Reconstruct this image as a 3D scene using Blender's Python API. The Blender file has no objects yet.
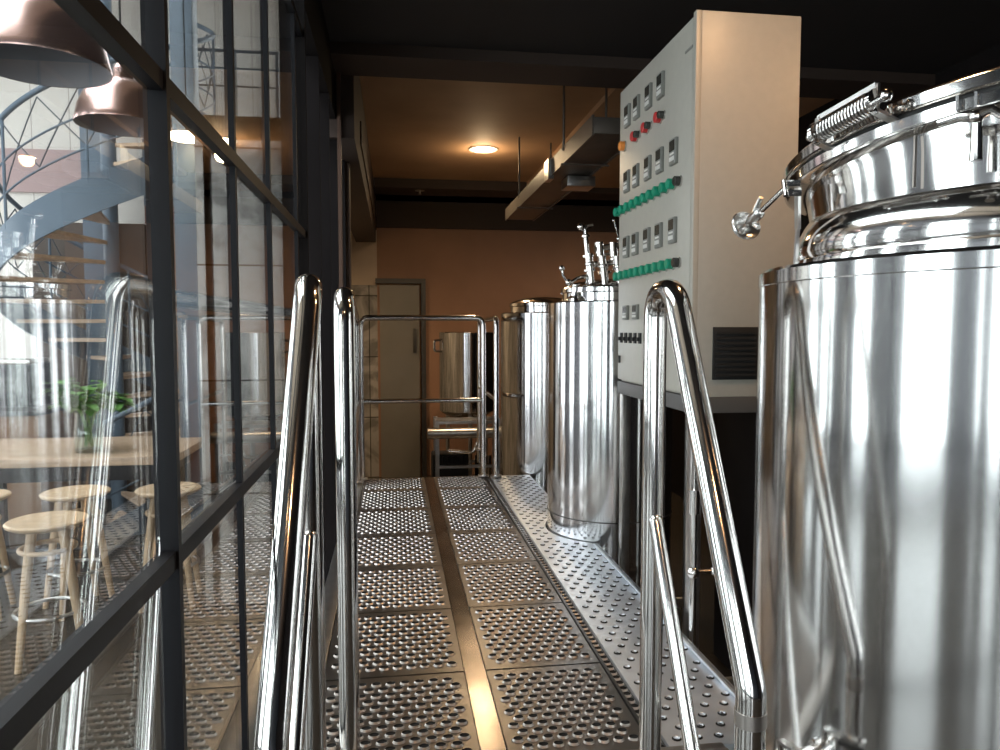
import bpy, bmesh, math, random
from mathutils import Vector, Matrix
R = math.radians
PI = math.pi
random.seed(7)
scn = bpy.context.scene
C = scn.collection

# ------------------------------------------------------------------ camera, sky, exposure
cam_d = bpy.data.cameras.new('camera')
cam = bpy.data.objects.new('camera', cam_d)
C.objects.link(cam)
scn.camera = cam
cam.location = (0, 0, 1.83)
cam.rotation_euler = (R(90 - 3.504), 0, R(-8.191))
cam_d.sensor_width = 36
cam_d.lens = 26.46
cam_d.clip_start = 0.05
cam_d.clip_end = 200

w = bpy.data.worlds.new('world')
scn.world = w
w.use_nodes = True
bg = w.node_tree.nodes['Background']
bg.inputs[0].default_value = (0.88, 0.95, 1.0, 1)
bg.inputs[1].default_value = 7.5

scn.view_settings.view_transform = 'Standard'
scn.view_settings.look = 'None'
scn.view_settings.gamma = 1
scn.view_settings.use_curve_mapping = False
scn.view_settings.exposure = 0.0
scn.cycles.max_bounces = 10
scn.cycles.glossy_bounces = 6
scn.cycles.diffuse_bounces = 4
scn.cycles.transparent_max_bounces = 24
scn.cycles.caustics_reflective = True
scn.cycles.sample_clamp_indirect = 6.0
scn.cycles.use_denoising = True


def portal(name, loc, rot, sx, sy):
    l = bpy.data.lights.new(name, 'AREA')
    l.shape = 'RECTANGLE'
    l.size = sx
    l.size_y = sy
    l.cycles.is_portal = True
    o = bpy.data.objects.new(name, l)
    C.objects.link(o)
    o.location = loc
    o.rotation_euler = rot
    return o


portal('added_skylight_portal', (-3.75, 3.5, 6.19), (0, 0, 0), 3.5, 7.0)  # portal of the added roof opening, unseen
# area lights face -Z locally; the portals face into the room
portal('rear_window_portal', (-3.55, -3.95, 2.1), (R(-90), 0, R(180)), 6.8, 3.6)
portal('side_window_portal', (-6.95, 2.7, 2.6), (0, R(-90), 0), 4.6, 13.4)


def spot(name, loc, power, color, size=R(120), blend=0.6, radius=0.05, rot=(0, 0, 0)):
    l = bpy.data.lights.new(name, 'SPOT')
    l.energy = power
    l.color = color
    l.spot_size = size
    l.spot_blend = blend
    l.shadow_soft_size = radius
    o = bpy.data.objects.new(name, l)
    C.objects.link(o)
    o.location = loc
    o.rotation_euler = rot
    return o


# ------------------------------------------------------------------ materials
MATS = {}


def nt(name):
    m = bpy.data.materials.new(name)
    m.use_nodes = True
    n = m.node_tree.nodes
    l = m.node_tree.links
    return m, n, l, n['Principled BSDF']


def mat(name, col, rough=0.5, metal=0.0, noise=0.0, nscale=8.0, bump=0.0, bscale=60.0,
        stretch=(1, 1, 1), emis=None, estr=0, spec=0.5, coat=0.0, aniso=0.0, rvar=0.0):
    if name in MATS:
        return MATS[name]
    m, n, l, b = nt(name)
    b.inputs['Base Color'].default_value = (*col, 1)
    b.inputs['Roughness'].default_value = rough
    b.inputs['Metallic'].default_value = metal
    b.inputs['Specular IOR Level'].default_value = spec
    b.inputs['Coat Weight'].default_value = coat
    if aniso:
        b.inputs['Anisotropic Rotation'].default_value = 0.25
        b.inputs['Anisotropic'].default_value = aniso
        t = n.new('ShaderNodeTangent')
        t.direction_type = 'RADIAL'
        t.axis = 'Z'
        l.new(t.outputs[0], b.inputs['Tangent'])
    tc = n.new('ShaderNodeTexCoord')
    mp = n.new('ShaderNodeMapping')
    mp.inputs['Scale'].default_value = stretch
    l.new(tc.outputs['Object'], mp.inputs[0])
    if noise:
        t = n.new('ShaderNodeTexNoise')
        t.inputs['Scale'].default_value = nscale
        t.inputs['Detail'].default_value = 5
        l.new(mp.outputs[0], t.inputs['Vector'])
        r = n.new('ShaderNodeValToRGB')
        r.color_ramp.elements[0].position = 0.3
        r.color_ramp.elements[1].position = 0.7
        r.color_ramp.elements[0].color = (*[c * (1 - noise) for c in col], 1)
        r.color_ramp.elements[1].color = (*[min(1, c * (1 + noise)) for c in col], 1)
        l.new(t.outputs['Fac'], r.inputs[0])
        l.new(r.outputs[0], b.inputs['Base Color'])
    if rvar:
        t3 = n.new('ShaderNodeTexNoise')
        t3.inputs['Scale'].default_value = nscale * 0.7
        l.new(mp.outputs[0], t3.inputs['Vector'])
        mr = n.new('ShaderNodeMapRange')
        mr.inputs['To Min'].default_value = max(0.02, rough - rvar)
        mr.inputs['To Max'].default_value = rough + rvar
        l.new(t3.outputs['Fac'], mr.inputs['Value'])
        l.new(mr.outputs[0], b.inputs['Roughness'])
    if bump:
        t2 = n.new('ShaderNodeTexNoise')
        t2.inputs['Scale'].default_value = bscale
        t2.inputs['Detail'].default_value = 3
        l.new(mp.outputs[0], t2.inputs['Vector'])
        bp = n.new('ShaderNodeBump')
        bp.inputs['Strength'].default_value = bump
        bp.inputs['Distance'].default_value = 0.01
        l.new(t2.outputs['Fac'], bp.inputs['Height'])
        l.new(bp.outputs[0], b.inputs['Normal'])
    if emis:
        b.inputs['Emission Color'].default_value = (*emis, 1)
        b.inputs['Emission Strength'].default_value = estr
    MATS[name] = m
    return m


def glass_mat(name, tint=(0.93, 0.96, 0.95), k0=0.05, k1=1.0, rough=0.0):
    m, n, l, b = nt(name)
    n.remove(b)
    out = n['Material Output']
    g = n.new('ShaderNodeNewGeometry')
    dot = n.new('ShaderNodeVectorMath')
    dot.operation = 'DOT_PRODUCT'
    l.new(g.outputs['Normal'], dot.inputs[0])
    l.new(g.outputs['Incoming'], dot.inputs[1])
    ab = n.new('ShaderNodeMath'); ab.operation = 'ABSOLUTE'
    l.new(dot.outputs['Value'], ab.inputs[0])
    om = n.new('ShaderNodeMath'); om.operation = 'SUBTRACT'
    om.inputs[0].default_value = 1
    l.new(ab.outputs[0], om.inputs[1])
    pw = n.new('ShaderNodeMath'); pw.operation = 'POWER'
    pw.inputs[1].default_value = 4.0
    l.new(om.outputs[0], pw.inputs[0])
    ma = n.new('ShaderNodeMath'); ma.operation = 'MULTIPLY_ADD'; ma.use_clamp = True
    ma.inputs[1].default_value = k1
    ma.inputs[2].default_value = k0
    l.new(pw.outputs[0], ma.inputs[0])
    tr = n.new('ShaderNodeBsdfTransparent')
    tr.inputs[0].default_value = (*tint, 1)
    gl = n.new('ShaderNodeBsdfGlossy')
    gl.inputs['Color'].default_value = (1, 1, 1, 1)
    gl.inputs['Roughness'].default_value = rough
    mx = n.new('ShaderNodeMixShader')
    l.new(ma.outputs[0], mx.inputs[0])
    l.new(tr.outputs[0], mx.inputs[1])
    l.new(gl.outputs[0], mx.inputs[2])
    l.new(mx.outputs[0], out.inputs['Surface'])
    return m


def plank_mat(name, c1, c2, scale, rough=0.4, rot=0.0, width=0.15):
    m, n, l, b = nt(name)
    tc = n.new('ShaderNodeTexCoord')
    mp = n.new('ShaderNodeMapping')
    mp.inputs['Rotation'].default_value = (0, 0, rot)
    l.new(tc.outputs['Object'], mp.inputs[0])
    br = n.new('ShaderNodeTexBrick')
    br.inputs['Color1'].default_value = (*c1, 1)
    br.inputs['Color2'].default_value = (*c2, 1)
    br.inputs['Mortar'].default_value = (*[c * 0.35 for c in c1], 1)
    br.inputs['Scale'].default_value = scale
    br.inputs['Mortar Size'].default_value = 0.008
    br.inputs['Brick Width'].default_value = 1.2
    br.inputs['Row Height'].default_value = width
    l.new(mp.outputs[0], br.inputs['Vector'])
    l.new(br.outputs['Color'], b.inputs['Base Color'])
    b.inputs['Roughness'].default_value = rough
    return m


def tile_mat(name, c1, c2, mortar, tw, th, rough=0.35, axis='XZ', vein=0.0):
    m, n, l, b = nt(name)
    tc = n.new('ShaderNodeTexCoord')
    sp = n.new('ShaderNodeSeparateXYZ')
    cb = n.new('ShaderNodeCombineXYZ')
    l.new(tc.outputs['Object'], sp.inputs[0])
    l.new(sp.outputs['X' if axis[0] == 'X' else 'Y'], cb.inputs['X'])
    l.new(sp.outputs['Z'], cb.inputs['Y'])
    br = n.new('ShaderNodeTexBrick')
    br.offset = 0.0
    br.inputs['Color1'].default_value = (*c1, 1)
    br.inputs['Color2'].default_value = (*c2, 1)
    br.inputs['Mortar'].default_value = (*mortar, 1)
    br.inputs['Scale'].default_value = 1
    br.inputs['Mortar Size'].default_value = 0.006
    br.inputs['Brick Width'].default_value = tw
    br.inputs['Row Height'].default_value = th
    l.new(cb.outputs[0], br.inputs['Vector'])
    last = br.outputs['Color']
    if vein:
        ns = n.new('ShaderNodeTexNoise')
        ns.inputs['Scale'].default_value = 2.5
        ns.inputs['Detail'].default_value = 8
        ns.inputs['Distortion'].default_value = 1.6
        l.new(tc.outputs['Object'], ns.inputs['Vector'])
        rp = n.new('ShaderNodeValToRGB')
        rp.color_ramp.elements[0].position = 0.42
        rp.color_ramp.elements[0].color = (1 - vein, 1 - vein, 1 - vein, 1)
        rp.color_ramp.elements[1].position = 0.55
        rp.color_ramp.elements[1].color = (1, 1, 1, 1)
        l.new(ns.outputs['Fac'], rp.inputs[0])
        mx = n.new('ShaderNodeMix'); mx.data_type = 'RGBA'; mx.blend_type = 'MULTIPLY'
        mx.inputs['Factor'].default_value = 1
        l.new(last, mx.inputs['A'])
        l.new(rp.outputs[0], mx.inputs['B'])
        last = mx.outputs['Result']
    l.new(last, b.inputs['Base Color'])
    b.inputs['Roughness'].default_value = rough
    return m


M_RAIL = mat('polished_steel', (0.80, 0.77, 0.74), 0.12, 1.0, bump=0.004, bscale=20)
M_TANK = mat('brushed_tank_steel', (0.69, 0.68, 0.67), 0.13, 1.0, noise=0.04, nscale=30, bump=0.006, bscale=14,
             stretch=(1, 1, 0.12), aniso=0.6, rvar=0.02)
M_POL = mat('mirror_steel', (0.78, 0.76, 0.74), 0.10, 1.0, bump=0.04, bscale=9)
M_STEEL = mat('satin_steel', (0.62, 0.60, 0.58), 0.28, 1.0, noise=0.1, nscale=20)
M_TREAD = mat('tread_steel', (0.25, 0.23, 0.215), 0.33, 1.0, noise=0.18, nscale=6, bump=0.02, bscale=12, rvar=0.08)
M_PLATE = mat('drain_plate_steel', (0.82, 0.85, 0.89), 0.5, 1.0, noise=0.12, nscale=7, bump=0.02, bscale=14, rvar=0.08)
M_LIP = mat('lip_steel', (0.50, 0.455, 0.42), 0.38, 1.0)  # lighter than the tread steel, to bring out the raised lips
M_HOLE = mat('hole_dark', (0.012, 0.011, 0.010), 0.9)
M_DARKST = mat('dark_steel', (0.10, 0.095, 0.09), 0.4, 0.8)
M_BLACK = mat('black_frame_paint', (0.014, 0.014, 0.017), 0.5, 0.0, spec=0.2)
M_BLACKW = mat('black_wall_paint', (0.012, 0.010, 0.010), 0.8, noise=0.15, nscale=3, spec=0.1)
M_CEIL = mat('dark_ceiling_paint', (0.018, 0.014, 0.013), 0.8, noise=0.15, nscale=2)
M_RECESS = mat('brown_ceiling_plaster', (0.42, 0.26, 0.15), 0.7, noise=0.1, nscale=2.5)
M_SOFF = mat('dark_soffit_paint', (0.045, 0.028, 0.020), 0.7)
M_BROWN = mat('brown_wall_plaster', (0.30, 0.165, 0.105), 0.6, noise=0.15, nscale=1.5)
M_BEIGE = mat('beige_pillar_plaster', (0.48, 0.38, 0.29), 0.6, noise=0.1, nscale=3)
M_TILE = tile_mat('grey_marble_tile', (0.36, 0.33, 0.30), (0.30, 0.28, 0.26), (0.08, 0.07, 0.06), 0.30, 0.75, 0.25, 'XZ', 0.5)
M_TILEY = tile_mat('lightened_tile_side', (0.62, 0.58, 0.54), (0.55, 0.52, 0.48), (0.08, 0.07, 0.06), 0.6, 0.75, 0.25, 'YZ', 0.5)  # lighter copy of the marble, brightens what the tanks reflect
M_CREAM = tile_mat('cream_panel_wall', (0.80, 0.74, 0.68), (0.78, 0.72, 0.66), (0.45, 0.40, 0.36), 0.42, 6.0, 0.5, 'XZ')
M_PINK = mat('dusty_pink_panel', (0.48, 0.34, 0.33), 0.5)
M_CAB = mat('cabinet_enamel', (0.44, 0.415, 0.36), 0.38, 0.0, noise=0.03, nscale=30, bump=0.03, bscale=200)
M_CABB = mat('cabinet_base_paint', (0.10, 0.095, 0.09), 0.5)
M_FLOOR = tile_mat('floor_tile', (0.20, 0.155, 0.115), (0.16, 0.125, 0.095), (0.06, 0.05, 0.04), 0.6, 0.6, 0.22, 'XZ')
M_COPPER = mat('spun_copper', (0.74, 0.50, 0.45), 0.27, 1.0, noise=0.08, nscale=4, bump=0.02, bscale=30)
M_LAMPIN = mat('lamp_inner_paint', (0.30, 0.30, 0.33), 0.6)
M_BLUE = mat('blue_grey_steel_paint', (0.13, 0.17, 0.22), 0.42, 0.0, noise=0.08, nscale=3)
M_BLUED = mat('dark_blue_grey_paint', (0.07, 0.085, 0.105), 0.5)
M_WOODT = mat('oak_table', (0.56, 0.40, 0.28), 0.38, noise=0.22, nscale=4, stretch=(0.6, 8, 8), bump=0.05, bscale=20)
M_WOODS = mat('ash_stool', (0.62, 0.44, 0.28), 0.4, noise=0.15, nscale=6, stretch=(4, 4, 0.6))
M_DKWOOD = mat('dark_counter', (0.035, 0.03, 0.032), 0.5)
M_BRBOX = mat('brown_counter', (0.30, 0.17, 0.10), 0.5)
M_LEAF = mat('leaf_green', (0.13, 0.30, 0.07), 0.42, noise=0.35, nscale=9)
M_STEM = mat('stem_green', (0.22, 0.36, 0.12), 0.5)
M_MEZZ = mat('mezzanine_fascia', (0.16, 0.18, 0.21), 0.55)
M_SCREEN = mat('meter_screen', (0.04, 0.04, 0.035), 0.2)
M_METER = mat('meter_bezel', (0.20, 0.20, 0.18), 0.4)
M_RED = mat('red_button_plastic', (0.55, 0.03, 0.03), 0.3)
M_ORANGE = mat('orange_button_plastic', (0.85, 0.28, 0.05), 0.3)
M_GREEN = mat('green_button_plastic', (0.0, 0.28, 0.16), 0.3)
M_WHITE = mat('white_plastic', (0.75, 0.74, 0.70), 0.4)
M_RUB = mat('black_rubber', (0.015, 0.015, 0.015), 0.6)
M_LAMP = mat('lit_lamp_disc', (1, 0.9, 0.75), 0.5, emis=(1.0, 0.80, 0.52), estr=30)
M_GLASS = glass_mat('partition_glass', (0.95, 0.97, 0.96), 0.07, 0.9)
M_VASE = glass_mat('vase_glass', (0.88, 0.92, 0.9), 0.08, 0.8)
M_WINGL = glass_mat('window_glass', (0.97, 0.98, 0.98), 0.04, 0.6)
M_GALV = mat('galvanised_tray', (0.17, 0.15, 0.13), 0.42, 0.8, noise=0.1, nscale=8)
M_PAPER = mat('lamp_lens', (0.9, 0.9, 0.85), 0.5)


# ------------------------------------------------------------------ mesh helpers
def V(*a):
    return Vector(a)


def box(bm, x0, x1, y0, y1, z0, z1, mi=0, bev=0.0):
    b = bmesh.new()
    bmesh.ops.create_cube(b, size=1)
    for v in b.verts:
        v.co = Vector(((x0 + x1) / 2 + v.co.x * (x1 - x0), (y0 + y1) / 2 + v.co.y * (y1 - y0),
                       (z0 + z1) / 2 + v.co.z * (z1 - z0)))
    if bev:
        bmesh.ops.bevel(b, geom=list(b.edges), offset=bev, segments=2, affect='EDGES', profile=0.6)
    merge(bm, b, mi)


def merge(bm, b, mi=0, M=None):
    vm = {}
    for v in b.verts:
        vm[v] = bm.verts.new(M @ v.co if M else v.co)
    for f in b.faces:
        try:
            nf = bm.faces.new([vm[v] for v in f.verts])
            nf.material_index = mi
        except ValueError:
            pass
    b.free()


def frame_for(d):
    d = d.normalized()
    a = Vector((0, 0, 1)) if abs(d.z) < 0.9 else Vector((1, 0, 0))
    u = d.cross(a).normalized()
    v = u.cross(d).normalized()
    return u, v


def obox(bm, p, q, wu, wv, mi=0, up=None):
    """bar of rectangular section from p to q"""
    p, q = Vector(p), Vector(q)
    d = q - p
    u, v = frame_for(d)
    if up is not None:
        u = d.cross(Vector(up)).normalized()
        v = u.cross(d).normalized()
    vs = []
    for o in (p, q):
        for a, b in ((-1, -1), (1, -1), (1, 1), (-1, 1)):
            vs.append(bm.verts.new(o + u * a * wu / 2 + v * b * wv / 2))
    for idx in ((3, 2, 1, 0), (4, 5, 6, 7), (0, 1, 5, 4), (1, 2, 6, 5), (2, 3, 7, 6), (3, 0, 4, 7)):
        f = bm.faces.new([vs[i] for i in idx])
        f.material_index = mi


def tube(bm, pts, r, n=16, mi=0, cap=True, closed=False):
    pts = [Vector(p) for p in pts]
    rs = r if isinstance(r, (list, tuple)) else [r] * len(pts)
    rings = []
    u = None
    N = len(pts)
    for i, p in enumerate(pts):
        if closed:
            d = (pts[(i + 1) % N] - pts[i - 1]).normalized()
        elif i == 0:
            d = (pts[1] - pts[0]).normalized()
        elif i == N - 1:
            d = (pts[-1] - pts[-2]).normalized()
        else:
            d = ((pts[i + 1] - p).normalized() + (p - pts[i - 1]).normalized()).normalized()
        if u is None:
            u, v = frame_for(d)
        else:
            u = (u - d * u.dot(d)).normalized()
            v = d.cross(u).normalized()
        v = d.cross(u).normalized()
        rings.append([bm.verts.new(p + (u * math.cos(2 * PI * k / n) + v * math.sin(2 * PI * k / n)) * rs[i]) for k in range(n)])
    rr = rings + ([rings[0]] if closed else [])
    for a, b in zip(rr, rr[1:]):
        for k in range(n):
            f = bm.faces.new([a[k], a[(k + 1) % n], b[(k + 1) % n], b[k]])
            f.material_index = mi
    if cap and not closed:
        bm.faces.new(list(reversed(rings[0]))).material_index = mi
        bm.faces.new(rings[-1]).material_index = mi


def fillet(pts, r, seg=8):
    pts = [Vector(p) for p in pts]
    out = [pts[0]]
    for i in range(1, len(pts) - 1):
        a, b, c = pts[i - 1], pts[i], pts[i + 1]
        d1 = (a - b).normalized()
        d2 = (c - b).normalized()
        ang = d1.angle(d2)
        t = min(r / math.tan(ang / 2), (a - b).length * 0.49, (c - b).length * 0.49)
        p0 = b + d1 * t
        p1 = b + d2 * t
        for k in range(seg + 1):
            s = k / seg
            out.append(p0 * (1 - s) ** 2 + b * 2 * s * (1 - s) + p1 * s * s)
    out.append(pts[-1])
    return out


def lathe(bm, prof, n=48, M=None, mi=0, close=True):
    """prof list of (r,z); M optional matrix"""
    rings = []
    for r, z in prof:
        if r < 1e-6:
            v = bm.verts.new(M @ Vector((0, 0, z)) if M else Vector((0, 0, z)))
            rings.append([v])
        else:
            ring = []
            for k in range(n):
                c = Vector((r * math.cos(2 * PI * k / n), r * math.sin(2 * PI * k / n), z))
                ring.append(bm.verts.new(M @ c if M else c))
            rings.append(ring)
    for a, b in zip(rings, rings[1:]):
        if len(a) == 1 and len(b) == 1:
            continue
        for k in range(n):
            k2 = (k + 1) % n
            if len(a) == 1:
                f = bm.faces.new([a[0], b[k2], b[k]])
            elif len(b) == 1:
                f = bm.faces.new([a[k], a[k2], b[0]])
            else:
                f = bm.faces.new([a[k], a[k2], b[k2], b[k]])
            f.material_index = mi


def cyl(bm, p, q, r, n=20, mi=0):
    tube(bm, [p, q], r, n, mi)


def sphere(bm, c, r, mi=0, n=14):
    b = bmesh.new()
    bmesh.ops.create_uvsphere(b, u_segments=n, v_segments=n // 2 + 1, radius=r)
    merge(bm, b, mi, Matrix.Translation(Vector(c)))


def obj(name, bm, mats, parent=None, smooth=True, angle=28):
    bmesh.ops.remove_doubles(bm, verts=bm.verts, dist=1e-6)
    bmesh.ops.recalc_face_normals(bm, faces=bm.faces)
    if smooth:
        for f in bm.faces:
            f.smooth = True
        for e in bm.edges:
            if len(e.link_faces) == 2 and e.calc_face_angle(0) > R(angle):
                e.smooth = False
    me = bpy.data.meshes.new(name)
    bm.to_mesh(me)
    bm.free()
    for m in (mats if isinstance(mats, (list, tuple)) else [mats]):
        me.materials.append(m)
    o = bpy.data.objects.new(name, me)
    C.objects.link(o)
    if parent:
        o.parent = parent
    return o


def NB():
    return bmesh.new()


def tag(o, label, cat, group=None):
    o['label'] = label
    o['category'] = cat
    if group:
        o['group'] = group
    return o


def thing(name, label, cat, loc=(0, 0, 0), rotz=0.0, group=None):
    o = bpy.data.objects.new(name, None)
    o.empty_display_size = 0.1
    C.objects.link(o)
    o.location = loc
    o.rotation_euler = (0, 0, rotz)
    return tag(o, label, cat, group)


def struct(name, bm, m, parent=None, **k):
    o = obj(name, bm, m, parent, **k)
    if not parent:
        o['kind'] = 'structure'
    return o


def dup(root, loc, rotz, label, group=None, scale=None):
    r = root.copy()
    C.objects.link(r)
    r.location = loc
    r.rotation_euler = (0, 0, rotz)
    r['label'] = label
    if group:
        r['group'] = group
    if scale:
        r.scale = scale
    for ch in list(root.children):
        c = ch.copy(); C.objects.link(c); c.parent = r
        for g in list(ch.children):
            d = g.copy(); C.objects.link(d); d.parent = c
    return r


# ================================================================== SETTING
DECK = 0.80      # height of the walkway deck
XG = -0.33       # plane of the glazed partition
YB = 9.2         # back wall of the brewhouse
bm = NB(); box(bm, -7.2, 3.4, -4.3, 9.9, -0.1, 0.0); struct('floor', bm, M_FLOOR)

# brewhouse ceiling: low black field near, recessed brown field, dark soffit at the back
bm = NB(); box(bm, XG - 0.04, 3.2, -4.0, 4.25, 3.30, 3.42); struct('ceiling', bm, M_CEIL)
bm = NB(); box(bm, -0.23, 1.5, 4.25, 8.3, 3.50, 3.6); struct('ceiling', bm, M_RECESS)
bm = NB(); box(bm, -0.2, 3.2, 8.3, YB, 3.40, 3.6); box(bm, -0.2, 3.2, YB - 0.04, YB, 3.08, 3.40); box(bm, -1.2, -0.2, 5.0, YB, 3.05, 3.2); struct('ceiling', bm, M_SOFF)
bm = NB(); box(bm, 1.5, 3.2, 4.25, 8.3, 3.46, 3.56); struct('ceiling', bm, M_RECESS)
bm = NB(); box(bm, -0.37, 3.2, 3.93, 4.25, 3.24, 3.5); struct('trim_1', bm, M_SOFF)          # down-stand beam
bm = NB(); box(bm, -0.45, -0.21, 4.25, YB, 2.9, 3.6)
struct('trim_2', bm, M_SOFF)
bm = NB(); box(bm, XG - 0.02, 3.2, -4.0, 9.4, 6.2, 6.3); box(bm, -7.1, -5.5, -4.1, 9.6, 6.2, 6.3); box(bm, -2.0, XG, -4.1, 9.6, 6.2, 6.3)
box(bm, -5.5, -2.0, -4.1, 0.0, 6.2, 6.3); box(bm, -5.5, -2.0, 7.0, 9.6, 6.2, 6.3); box(bm, -5.5, -2.0, 3.45, 3.55, 6.2, 6.3); struct('ceiling', bm, M_BEIGE)  # open roof field is an added skylight, out of view, brightening the bar
# walls
bm = NB(); box(bm, -0.2, 3.2, YB, YB + 0.1, 0, 3.6); struct('wall_back', bm, M_BROWN)
bm = NB(); box(bm, -1.2, -0.2, YB, YB + 0.1, 2.38, 3.6); struct('wall_back', bm, M_BEIGE)
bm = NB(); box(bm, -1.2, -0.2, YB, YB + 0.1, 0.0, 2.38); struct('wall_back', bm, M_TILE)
bm = NB(); box(bm, 3.1, 3.2, -4.0, YB, 0, 3.5); struct('wall_right', bm, M_BLACKW)
bm = NB(); box(bm, XG - 0.07, XG + 0.02, 2.8, 5.0, 3.0, 6.2); box(bm, XG - 0.07, XG + 0.02, 2.8, 5.0, 0, 0.3); box(bm, XG - 0.07, XG + 0.03, 4.8, 5.0, 0.3, 3.0)
y = 2.80
while y < 4.8:          # added slats in place of a solid black wall, passing bar light to tanks
    box(bm, XG - 0.07, XG + 0.02, y, y + 0.018, 0.3, 3.0)
    y += 0.5
struct('wall_left', bm, M_BLACKW, smooth=False)
bm = NB(); box(bm, XG - 0.06, XG - 0.02, -4.0, 2.8, 3.30, 6.2); box(bm, XG - 0.06, XG - 0.02, 5.0, 9.2, 3.05, 6.2)
struct('wall_left', bm, M_BLACKW)
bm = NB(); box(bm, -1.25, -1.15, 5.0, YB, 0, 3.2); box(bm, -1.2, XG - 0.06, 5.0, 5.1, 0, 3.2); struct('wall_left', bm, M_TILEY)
bm = NB(); box(bm, XG + 0.03, XG + 0.055, 4.86, 4.98, 0.8, 3.24); box(bm, XG + 0.03, XG + 0.05, 4.2, 4.24, 0.8, 3.24)
struct('trim_3', bm, mat('bronze_trim', (0.10, 0.055, 0.035), 0.5, 0.2))
# bar side end wall, cream panels with a pink band
bm = NB(); box(bm, -7.1, -1.2, 9.5, 9.6, 0, 6.2); struct('wall_bar_end', bm, M_CREAM)
bm = NB(); box(bm, -7.0, -3.5, 9.46, 9.5, 3.45, 3.95); struct('trim_4', bm, M_PINK)
bm = NB(); box(bm, -7.0, -3.4, 9.40, 9.5, 2.22, 2.36); struct('trim_5', bm, M_BLUED)
# rear wall with tall windows
RW = [(-6.8, -5.5), (-5.1, -3.8), (-3.4, -2.1), (-1.7, -0.5)]      # rear window openings
SW = [(-3.75, -3.45), (-1.80, 0.75), (2.85, 3.95), (5.9, 7.2), (7.9, 9.2)]      # side window openings
bm = NB()
box(bm, -7.1, 3.2, -4.2, -4.0, 0, 0.35); box(bm, -7.1, 3.2, -4.2, -4.0, 3.9, 6.2)
xs = [-7.1] + [v for p in RW for v in p] + [3.2]
for a, b in zip(xs[::2], xs[1::2]):
    box(bm, a, b, -4.2, -4.0, 0.35, 3.9)
struct('wall_rear', bm, M_BLUED)
for i, (a, b) in enumerate(RW):
    bm = NB()
    for q in (a, b - 0.05):
        box(bm, q, q + 0.05, -4.14, -4.06, 0.35, 3.9)
    for z in (0.35, 2.6, 3.86):
        box(bm, a + 0.05, b - 0.05, -4.14, -4.06, z, z + 0.04)
    struct('window_%d' % (i + 2), bm, M_BLACK)
bm = NB()
box(bm, -7.2, -7.0, -4.1, 9.6, 0, 0.4); box(bm, -7.2, -7.0, -4.1, 9.6, 4.9, 6.2)
xs = [-4.1] + [v for p in SW for v in p] + [9.6]
for a, b in zip(xs[::2], xs[1::2]):
    box(bm, -7.2, -7.0, a, b, 0.4, 4.9)
struct('wall_left_outer', bm, mat('slate_wall_paint', (0.20, 0.20, 0.22), 0.6))
for i, (a, b) in enumerate(SW):
    bm = NB()
    for q in (a, b - 0.05):
        box(bm, -7.14, -7.06, q, q + 0.05, 0.4, 4.9)
    for z in (0.4, 2.9, 4.86):
        box(bm, -7.14, -7.06, a + 0.05, b - 0.05, z, z + 0.04)
    struct('window_%d' % (i + 10), bm, M_BLACK)

# glazed partition: black grid with large panes
part = bpy.data.objects.new('window_1', None); C.objects.link(part); part['kind'] = 'structure'
part.location = (XG, 0, 0)
MY = [-0.85, -0.05, 1.121, 1.607, 2.048, 2.605]
for y in MY:
    hw = 0.016 if abs(y - 1.121) < 0.01 else 0.009
    bm = NB(); box(bm, -hw, hw, y - 0.008, y + 0.008, 0.0, 3.3)
    obj('mullion', bm, M_BLACK, part)
for z in (0.05, 0.78, 1.494, 2.18, 2.90):
    bm = NB(); box(bm, -0.012, 0.012, -1.0, 2.8, z - 0.0135, z + 0.0135)
    obj('transom', bm, M_BLACK, part)
bm = NB(); box(bm, -0.003, 0.003, -1.0, 2.8, 0.02, 3.3); obj('pane', bm, M_GLASS, part, smooth=False)
bm = NB(); box(bm, -0.3, 0.06, -1.2, -1.0, 0, 3.3); obj('jamb', bm, M_BLACK, part)

# stainless cold-room door
bm = NB(); box(bm, -0.17, 0.31, YB - 0.05, YB - 0.005, 0.0, 2.38)
d1 = struct('door_1', bm, mat('door_steel', (0.22, 0.20, 0.17), 0.4, 0.4, noise=0.06, nscale=3), smooth=False)
bm = NB(); box(bm, 0.335, 0.39, YB - 0.07, YB - 0.005, 0.0, 2.42); box(bm, -0.22, 0.39, YB - 0.06, YB - 0.005, 2.40, 2.46)
obj('door_frame', bm, M_DARKST, d1)
bm = NB(); box(bm, 0.235, 0.275, YB - 0.10, YB - 0.05, 1.55, 1.85, bev=0.008); obj('handle', bm, M_DARKST, d1)


# ================================================================== WALKWAY PLATFORM
plat = thing('walkway_platform', 'raised stainless steel walkway of perforated tread panels between glass wall and tanks', 'walkway', (0, 0, 0))


def tooth(bm, x, y, z, a, b, mi_lip=1, mi_hole=2, h=0.004, n=10):
    o, i_, c = [], [], []
    for k in range(n):
        t = 2 * PI * k / n
        o.append(bm.verts.new((x + a * 1.25 * math.cos(t), y + b * 1.45 * math.sin(t), z + 0.0003)))
        i_.append(bm.verts.new((x + a * math.cos(t), y + b * math.sin(t), z + h)))
        c.append(bm.verts.new((x + a * 0.85 * math.cos(t), y + b * 0.8 * math.sin(t), z + h * 0.4)))
    for k in range(n):
        k2 = (k + 1) % n
        bm.faces.new([o[k], o[k2], i_[k2], i_[k]]).material_index = mi_lip
        bm.faces.new([i_[k], i_[k2], c[k2], c[k]]).material_index = mi_hole
    bm.faces.new(c).material_index = mi_hole


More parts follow.
